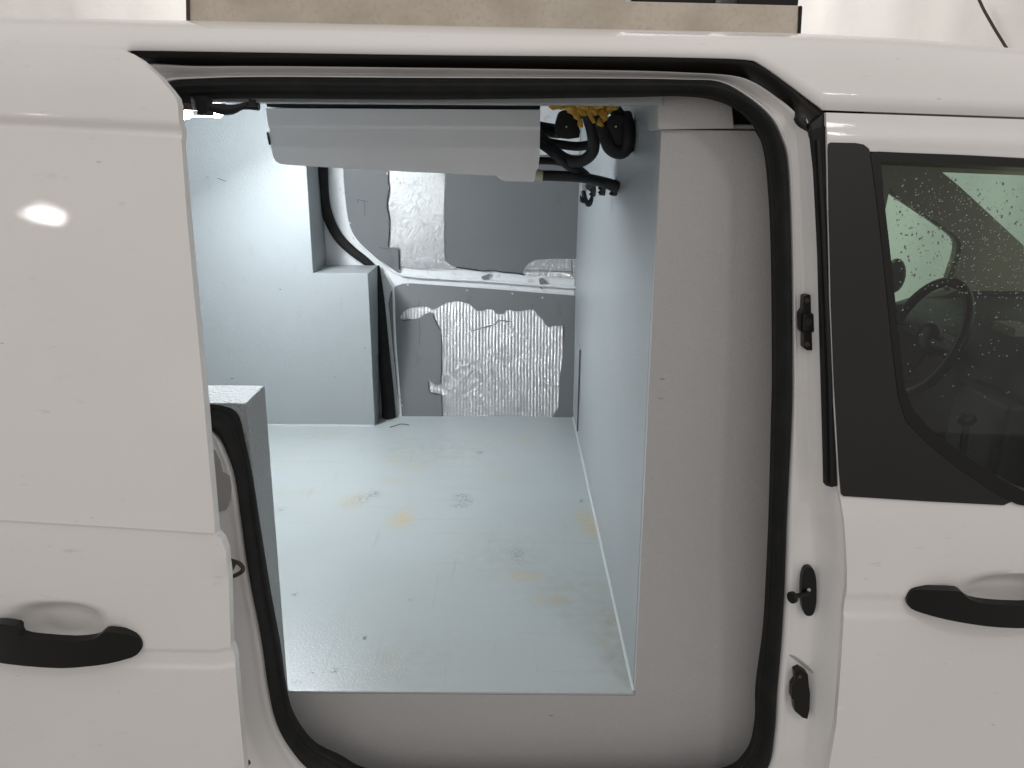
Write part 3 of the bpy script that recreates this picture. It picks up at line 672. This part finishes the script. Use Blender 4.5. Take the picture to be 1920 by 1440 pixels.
def crinkle(name, pts, off, corr, amp, parent, step=.0045, period=.0165):
    lp = xz(pts, lambda x, z: FAR(x, z) + off)
    xs_ = [p[0] for p in lp]; zs_ = [p[1] for p in lp]; zlo, zhi = min(zs_), max(zs_); xlo, xhi = min(xs_), max(xs_)
    def sf(x, z):
        v = Vector((x * 55, z * 40, 2.0)); y = FAR(x, z) + off
        y -= corr * (abs(math.sin(math.pi * (x + .002 * noise.noise(Vector((z * 12, 5, 0)))) / period)) ** .55)
        y -= amp * .5 * noise.noise(v) + amp * 1.1 * noise.noise(v * (3.1 if corr else 4.2))
        if corr:
            for (cx, cz, sl, ln, am) in CREASE:
                u = x - xlo - cx; e_ = z - zlo - cz - sl * u
                if 0 < u < ln: y -= am * math.exp(-(e_ / .0035) ** 2)
        else: y -= .0016 * math.sin(2 * math.pi * (x + z * .3) / .014) * math.sin(2 * math.pi * z / .013)
        d = abs((z - zlo) - (.10 + (x - xlo) * .50)); y -= .0022 * math.exp(-(d / .005) ** 2) * (1 if corr else 0) * ss(xhi - .10, xhi - .25, x)
        return y
    return panel(name, [lp], sf, M['foil'], parent, 0, step, 0, stepz=.007)
f1 = crinkle('foil_insulation', Z3([(300, 260), (1660, 260), (1660, 1290), (500, 1290), (500, 600), (300, 480)]), .0090, .0034, .0009, fw, step=.0026, period=.0125)
f2 = crinkle('foil_insulation', [(719, 290), (839, 290), (840, 489), (862, 505), (800, 506), (751, 500), (747, 470), (727, 470)], .0055, .0, .0017, fw)
f3 = crinkle('foil_insulation', [(975, 480), (1110, 480), (1110, 522), (1060, 521), (975, 516)], .0055, .0, .0018, fw)
# cuts, and the thin shade of torn edges drawn as black tubes
def cut(pts, r=.0012, off=-.001): return tube('black_edge', onf(pts, off), r, M['foil_edge'], fw, 6, 3)
cut([(727, 318), (729, 345), (731, 352), (727, 372), (726, 390), (731, 412), (730, 440), (728, 462)], .0022, .001)
cut([(833, 322), (834, 488)], .0008, .001); cut([(748, 468), (749, 505)], .0022, .001)
cut([(855, 501), (885, 505), (905, 508), (925, 507), (940, 510), (965, 512), (985, 515)], .0020, .001); cut([(984, 508), (1020, 508), (1072, 510)], .0010, -.002); cut([(1072, 488), (1073, 517)], .0010, -.002)
cut(Z3([(575, 385), (600, 455), (628, 505), (650, 520)]), .0016); cut(Z3([(648, 560), (645, 800), (638, 955)]), .0012); cut(Z3([(650, 1050), (652, 1225)]), .0012); cut(Z3([(540, 940), (540, 1000), (562, 1032), (640, 1046)]), .0010)
cut(Z3([(318, 436), (350, 440), (385, 428)]), .0014); cut(Z3([(885, 530), (960, 505), (1085, 470), (1110, 440), (1220, 450)]), .0014, .001); cut(Z3([(1642, 482), (1640, 600)]), .0010)
for q in ([(671, 373), (671, 381)], [(683, 377), (684, 386), (684, 404)], [(671, 374), (692, 379)], [(711, 464), (722, 466), (732, 467)], Z3([(460, 430), (468, 500), (465, 640)]), Z3([(468, 280), (455, 330)]), Z3([(1388, 300), (1392, 345)])): cut(q, .0006, .0015)
for a, b in Z3([(245, 262), (368, 150), (855, 195), (1225, 222), (320, 1135), (1470, 255)]) + [(656, 418), (749, 508)]:
    p = hit(a, b, TP); ball('rivet', p, .0042, M['steel'], fw, (1, .5, 1), 12, 8)
panel('paint_chip', [xz([(902, 519), (907, 517), (915, 514), (921, 513), (918, 518), (911, 525), (905, 524)], TP)], FAR, M['trim_grey'], fw, .003, .05, 0)
panel('paint_chip', [xz([(1010, 524), (1016, 520), (1022, 524), (1025, 531), (1019, 532), (1014, 538), (1020, 544), (1013, 540), (1012, 531)], TP)], FAR, M['trim_grey'], fw, .003, .05, 0)
# outer skin of the far side
box('far_body_side', (-1.95, 1.768, .22), (.30, 1.775, 1.74), M['body'], van, 0)
box('underbody', (-1.95, .02, .16), (1.7, 1.74, .2), M['dark'], van, 0)

# ---- cab
YC = 1.56
cabo = [(1450, 150), (2500, 190), (2500, 1400), (1450, 1300)]
wh = [(1669, 352), (1674, 361), (1700, 379), (1745, 409), (1786, 437), (1797, 447), (1802, 459), (1802, 470), (1797, 490), (1788, 515), (1780, 545), (1668, 580), (1640, 560), (1650, 440)]
wsh = [(1767, 323), (2400, 348), (2400, 560), (2060, 585), (1990, 528), (1920, 461), (1850, 396), (1800, 350)]
cs = panel('cab_far_side', [xz(cabo, PL(YC)), xz(wh, PL(YC)), xz(wsh, PL(YC))], PL(YC), M['pillar_cloth'], van, .06, .3, .006)
panel('far_window_glass', [xz([(1630, 330), (1830, 420), (1830, 600), (1630, 600)], PL(YC + .03))], PL(YC + .03), M['glass_far'], cs, 0, .5, 0)
panel('windshield_glass', [xz([(1740, 310), (2420, 330), (2420, 600), (2080, 600)], PL(YC + .035))], PL(YC + .035), M['glass_far'], cs, 0, .5, 0)
ld = [(1560, 585), (1700, 570), (1782, 556), (1800, 548), (1880, 548), (2300, 560), (2500, 1400), (1560, 1300)]
panel('far_door_card', [xz(ld, PL(YC - .03))], PL(YC - .03), M['dark'], cs, .028, .3, .004)
box('cab_floor', (.30, .20, .42), (1.7, 1.58, .46), M['dark'], van, 0)
# dashboard: rounded prism across the cab
dprof = [(1.42, .55), (1.36, .80), (1.33, .98), (1.36, 1.05), (1.44, 1.10), (1.58, 1.11), (1.85, 1.12), (1.9, .5)]
bm = bmesh.new(); ya, yb = .06, 1.5
a_ = [bm.verts.new((x, ya, z)) for x, z in dprof]; b_ = [bm.verts.new((x, yb, z)) for x, z in dprof]
bm.faces.new(a_); bm.faces.new(b_[::-1])
for i in range(8): bm.faces.new((a_[i], b_[i], b_[(i + 1) % 8], a_[(i + 1) % 8]))
da = fin('dashboard', bm, M['dark'], van, .02, seg=4)
box('centre_stack', (1.27, .66, .52), (1.42, .92, .98), M['dark'], da, .015)
p = hit(1905, 618, PL(.8)); box('air_vent', (p.x - .03, .76, p.z - .012), (p.x + .04, .86, p.z + .012), M['pillar_cloth'], da, .004)
# steering wheel
ctr = hit(1732, 632, PL(1.10)); nrm = Vector((-.93, 0, .36)).normalized(); e1 = Vector((0, 1, 0)); e2 = nrm.cross(e1).normalized()
bm = bmesh.new(); n1, n2 = 48, 12; rg = []
for i in range(n1):
    a = 2 * math.pi * i / n1; rad = e1 * math.cos(a) + e2 * math.sin(a)
    rg.append([bm.verts.new(ctr + rad * (.18 + .015 * math.cos(b)) + nrm * .015 * math.sin(b)) for b in (2 * math.pi * k / n2 for k in range(n2))])
for i in range(n1):
    for k in range(n2): bm.faces.new((rg[i][k], rg[(i+1) % n1][k], rg[(i+1) % n1][(k+1) % n2], rg[i][(k+1) % n2]))
sw = fin('steering_wheel', bm, M['gloss_black'], van)
bm = bmesh.new(); ball_bm(bm, ctr - nrm * .02, .06, (.5, 1, .9), 16, 10)
for a in (0, math.pi, -math.pi / 2 if (e2.z > 0) else math.pi / 2):
    rad = e1 * math.cos(a) + e2 * math.sin(a); tube_bm(bm, [ctr - nrm * .02, ctr + rad * .09 - nrm * .012, ctr + rad * .178], [.022, .016, .010], 8, 4)
fin('steering_hub', bm, M['gloss_black'], sw)
cyl('steering_column', ctr - nrm * .03, ctr - nrm * .28, .035, M['dark'], sw, 16)
p = hit(1812, 786, PL(.75)); ball('gear_knob', p, .022, M['gloss_black'], van, (1.2, 1, .8)); tube('gear_lever', [p, p + Vector((.01, 0, -.12)), p + Vector((.05, 0, -.22))], .010, M['dark'], van, 8)
# driver's seat back seen dim through the side glass
p = hit(1664, 640, PL(1.15)); box('driver_seat', (.42, .95, .55), (.56, 1.38, 1.12), M['dark'], van, .05, 4)
p = hit(1678, 517, PL(1.78)); ball('side_mirror', p, .050, M['gloss_black'], van, (.8, .6, 1.35))

# ================================================================== evaporator, hoses, foam
ev = thing('evaporator_unit', 'pale grey plastic cooling unit hung under the cargo bay ceiling', 'cooling unit')
YE = .45
evp = [(500, 203), (505, 243), (508, 275), (511, 293), (515, 302), (523, 307), (534, 309), (688, 319), (930, 330), (938, 337), (946, 340), (1000, 342), (1003, 339), (1005, 322), (1010, 314), (1012, 290), (1013, 206)]
zt = hit(750, 240, PL(YE)).z; zm = hit(750, 276, PL(YE)).z
ev_s = lambda x, z: YE + .0 - .006 * ss(zt - .002, zt + .004, z) + .35 * max(0., zm - z) ** 1.15
body = panel('housing', [xz(evp, PL(YE))], ev_s, M['unit'], ev, .30, .03, .007, stepz=.006, seg=3)
a, b = hit(498, 201, PL(YE)), hit(1013, 204, PL(YE)); box('top_gap_shade', (a.x, YE + .006, a.z + .001), (b.x, YE + .30, a.z + .007), M['gloss_black'], ev, .001)  # black strip drawn for the shadowed gap above the housing
a = hit(502, 252, PL(YE - .002)); panel('side_clip', [xz([(499, 247), (503, 248), (507, 270), (504, 272)], PL(YE - .004))], PL(YE - .004), M['gloss_black'], ev, .01, .05, .001)
fy = YE + .09
a, b = hit(1000, 328, PL(fy)), hit(1018, 329, PL(fy)); cyl('drain_fitting', a, b, .0125, M['beige'], ev, 20, .002)
GH = 'black hoses bunched between the cooling unit and the bulkhead'
def hose(pts, r, label, lbl2=None):
    o = tube('hose', [hit(a, b, PL(y)) for a, b, y in pts], r, M['hose'], None, 14, 8); tag(o, label, 'hose', GH); return o
hose([(1016, 329, fy), (1050, 330, fy), (1085, 332, fy), (1125, 340, .60), (1150, 348, .60), (1160, 351, .60)], [.0115, .0115, .0115, .012, .013, .013], 'thick black hose running from the beige fitting into the bulkhead, lowest of the bunch')
hose([(1006, 250, .56), (1030, 275, .55), (1060, 298, .52), (1090, 302, .50), (1112, 282, .48), (1110, 245, .46), (1098, 205, .45)], .0125, 'black hose looping under the bunch and up into the yellow foam')
hose([(1006, 262, .60), (1050, 271, .60), (1090, 274, .58), (1120, 262, .55), (1128, 225, .50)], .010, 'black hose running level out of the unit then up to the foam')
hose([(1120, 205, .42), (1132, 245, .41), (1142, 275, .40), (1160, 286, .40), (1174, 278, .40), (1178, 250, .40), (1172, 215, .42)], .0135, 'black hose bent in a tight drooping loop beside the bulkhead')
hose([(1008, 301, .60), (1045, 303, .60), (1070, 309, .60), (1092, 322, .62), (1108, 338, .66), (1104, 350, .7)], .0085, 'thin black hose slanting down behind the others to the bulkhead corner')
hose([(1010, 268, .52), (1040, 290, .50), (1066, 312, .52), (1090, 325, .55), (1106, 340, .6)], .0085, 'thin black hose crossing in front of the lower loop')
hose([(1006, 240, .66), (1050, 246, .64), (1070, 232, .62), (1085, 205, .6)], .016, 'fat black hose rising steeply just right of the unit')
hose([(1148, 200, .47), (1166, 222, .46), (1184, 250, .44), (1180, 275, .42), (1162, 262, .42)], .013, 'black hose pressed against the bulkhead at the far right of the bunch')
# mounting brackets with screws
for pts, yy, sc, lb in (([(1046, 215), (1052, 208), (1064, 206), (1076, 214), (1084, 232), (1086, 258), (1046, 258), (1040, 242)], .58, (1062, 238), 'black rounded bracket with one bright screw left of the yellow foam'),
                    ([(1140, 222), (1150, 216), (1166, 217), (1180, 226), (1190, 244), (1190, 262), (1184, 286), (1172, 292), (1146, 275), (1138, 250)], .40, (1155, 237), 'black rounded bracket with a screw against the bulkhead right of the foam')):
    t = thing('pipe_bracket', lb, 'bracket', 'black brackets holding the hoses')
    panel('plate', [xz(pts, PL(yy), 2)], PL(yy), M['gloss_black'], t, .03, .05, .004)
    p = hit(sc[0], sc[1], PL(yy)); ball('screw', p, .0028, M['chrome'], t, (1, .7, 1), 10, 6)
# torn sleeve collars where the pipes enter the bulkhead
for (px_, py_, yy, r, tl) in ((1150, 352, .61, .017, 'rightmost'), (1128, 355, .70, .015, 'middle'), (1110, 358, .80, .015, 'leftmost')):
    p = hitx(px_ + 6, py_, XR); bm = bmesh.new(); n = 22; r0 = []
    for xo, rr in ((-.014, r), (-.004, r * 1.12), (.0, r * 1.1)):
        r0.append([bm.verts.new((XR + xo + (.004 * math.sin(k * 2.3 + px_) if xo < -.01 else 0), p.y + rr * 1.3 * math.cos(2 * math.pi * k / n), p.z + rr * math.sin(2 * math.pi * k / n))) for k in range(n)])
    for a, b in zip(r0, r0[1:]):
        for k in range(n): bm.faces.new((a[k], a[(k+1) % n], b[(k+1) % n], b[k]))
    bm.faces.new(r0[1][::-1])
    o = fin('pipe_grommet', bm, M['seal'], None); tag(o, f'black ragged rubber collar on the bulkhead below the hoses, {tl} of the three', 'grommet', 'rubber collars on the bulkhead')
bm = bmesh.new()
for L in ([(1088, 366), (1092, 378), (1096, 362)], [(1100, 350), (1094, 358), (1097, 372), (1103, 384), (1108, 376), (1112, 360)]):
    pts = [hit(a, b, PL(.74)) for a, b in L]; tube_bm(bm, pts, [.001] + [.006] * (len(pts) - 2) + [.001], 7, 4)
o = fin('torn_sleeve', bm, M['hose'], None); tag(o, 'shreds of torn black pipe sleeve hanging below the hoses', 'pipe sleeve')
o = box('cable_tag', tuple(hit(1094, 354, PL(.70)) + Vector((-.004, 0, -.004))), tuple(hit(1100, 348, PL(.70)) + Vector((.004, .004, .003))), M['steel'], None, .001); tag(o, 'tiny silver clip on the torn black sleeve', 'clip')
# spray foam
bm = bmesh.new(); YF = .40
def lump(px_, py_, r, sc=(1, 1, 1), y=YF): ball_bm(bm, hit(px_, py_, PL(y)), r, sc, 14, 10)
for k in range(24):
    px_ = 1064 + k * 3.8; lump(px_, 199 + random.uniform(-2, 3), random.uniform(.006, .010), (1.3, 2.0, .6), YF + random.uniform(-.03, .03))
for L, r in (([(1072, 202), (1080, 212), (1086, 224), (1090, 238)], [.012, .009, .005, .003]), ([(1082, 204), (1094, 210), (1092, 218)], [.012, .009, .003]), ([(1102, 204), (1108, 216), (1113, 231)], [.009, .006, .003]),
             ([(1110, 204), (1116, 212), (1118, 216)], [.009, .005, .002]), ([(1122, 222), (1126, 230), (1130, 239)], [.003, .006, .003]), ([(1126, 204), (1131, 214), (1136, 227)], [.010, .009, .003]), ([(1142, 203), (1139, 210), (1136, 218)], [.010, .006, .003]), ([(1030, 200), (1040, 202), (1060, 200)], [.002, .004, .003])):
    tube_bm(bm, [hit(a, b, PL(YF - .01)) for a, b in L], r, 9, 5)
for v in bm.verts: v.co += Vector((noise.noise(v.co * 90), noise.noise(v.co * 90 + Vector((7, 0, 0))), noise.noise(v.co * 90 + Vector((0, 9, 0))))) * .005
o = fin('spray_foam', bm, M['foam'], None); tag(o, 'drips of yellow expanding foam where hoses meet the ceiling', 'foam')
# thread on the floor
o = tube('thread', [hitz(a, b, ZF + .0012) for a, b in ((731, 801), (742, 798), (752, 795), (767, 797))], .0012, M['foil_edge'], None, 6); tag(o, 'short dark thread lying at the back of the cargo floor', 'thread')

# ================================================================== LED light
led = thing('bay_light', 'small black lamp with two glowing white LEDs at the door header', 'lamp')
YLd = 1.02
p, q = hit(336, 212, PL(YLd)), hit(412, 203, PL(YLd)); box('lamp_body', (p.x, YLd, p.z + .004), (q.x, YLd + .05, ZC - .001), M['gloss_black'], led, .002)
for a, r in ((343, .023), (406, .017)):
    p = hit(a, 212, PL(YLd - .004)); ball('led', p, r, M['led'], led, (1.15, .7, .72))
p, q = hit(350, 219, PL(YLd)), hit(402, 217, PL(YLd)); box('diffuser', (p.x, YLd, p.z + .001), (q.x, YLd + .018, q.z + .001), M['diffuser'], led, .001)
pL = hit(376, 218, PL(YLd))
lamp('bay_light_beam', 'AREA', (pL.x, YLd + .01, pL.z - .018), 13.5, .30, (.92, .97, 1.0), (pL.x + .55, YLd - .16, .6), size_y=.18)
lamp('bay_light_bulb', 'POINT', (pL.x, YLd + .01, pL.z - .055), 11.2, .045, (.90, .97, 1.0))

# ================================================================== rooftop unit
rc = thing('rooftop_condenser', 'grimy beige metal skirt of a cooling unit on the van roof', 'rooftop unit')
YR = .34
cp = [(353, 60), (353, -160), (1170, -160), (1170, 3), (1330, 6), (1497, 9), (1498, 90), (1400, 95)]
cp = [(353, 70), (353, -170), (1172, -170), (1172, 2), (1300, 5), (1498, 10), (1496, 95)]
panel('skirt', [xz(cp, PL(YR))], PL(YR), M['condenser'], rc, .012, .3, .002)
for L in ([(346, -170), (352, -170), (355, 70), (349, 70)], [(1500, 10), (1505, 12), (1500, 95), (1494, 95)]):
    panel('edge_gasket', [xz(L, PL(YR - .004))], PL(YR - .004), M['rust'] if L[0][0] < 400 else M['gloss_black'], rc, .03, .5, .001)
a, b = hit(1380, 9, PL(YR + .03)), hit(1502, -60, PL(YR + .03)); box('fan_cowl', (a.x, YR + .02, a.z - .01), (b.x, YR + .5, b.z), M['gloss_black'], rc, .006)
a, b = hit(1182, 6, PL(YR + .05)), hit(1345, -60, PL(YR + .05)); box('side_cover', (a.x, YR + .04, a.z - .02), (b.x, YR + .5, b.z), M['gloss_black'], rc, .004)
p, q = hit(346, 20, PL(YR)), hit(1500, 20, PL(YR)); box('casing', (p.x + .01, YR + .013, 1.79), (q.x - .01, YR + .75, hit(900, 8, PL(YR)).z), M['condenser'], rc, .004)

# ================================================================== hall lamps, the first placed where the paint mirrors it, and a curtain fill
def mirror(px_, py_, surf, dist, n=None):
    p = hit(px_, py_, surf); e_ = .004
    if n is None:
        n = Vector(((surf(p.x + e_, p.z) - surf(p.x - e_, p.z)) / (2 * e_), -1, (surf(p.x, p.z + e_) - surf(p.x, p.z - e_)) / (2 * e_))).normalized()
    d = (p - CAM).normalized(); r = d - 2 * d.dot(n) * n
    return p, p + r * dist
p, L1 = mirror(82, 405, FO(SD - .0045), 3.6)
print('LAMP', L1)
lamp('hall_lamp', 'AREA', L1, 3, .028, (1, .97, .94), p)
lamp('hall_lamp_front', 'AREA', (1.9, -2.9, 4.2), 16, .5, (1, .97, .94), (.4, 0, 1.2))
lamp('curtain_fill', 'AREA', (-.2, 2.3, 4.8), 110, .5, (1, .97, .94), (0, 4.3, 2.4), spread=130)  # unseen lamp added to brighten the curtain
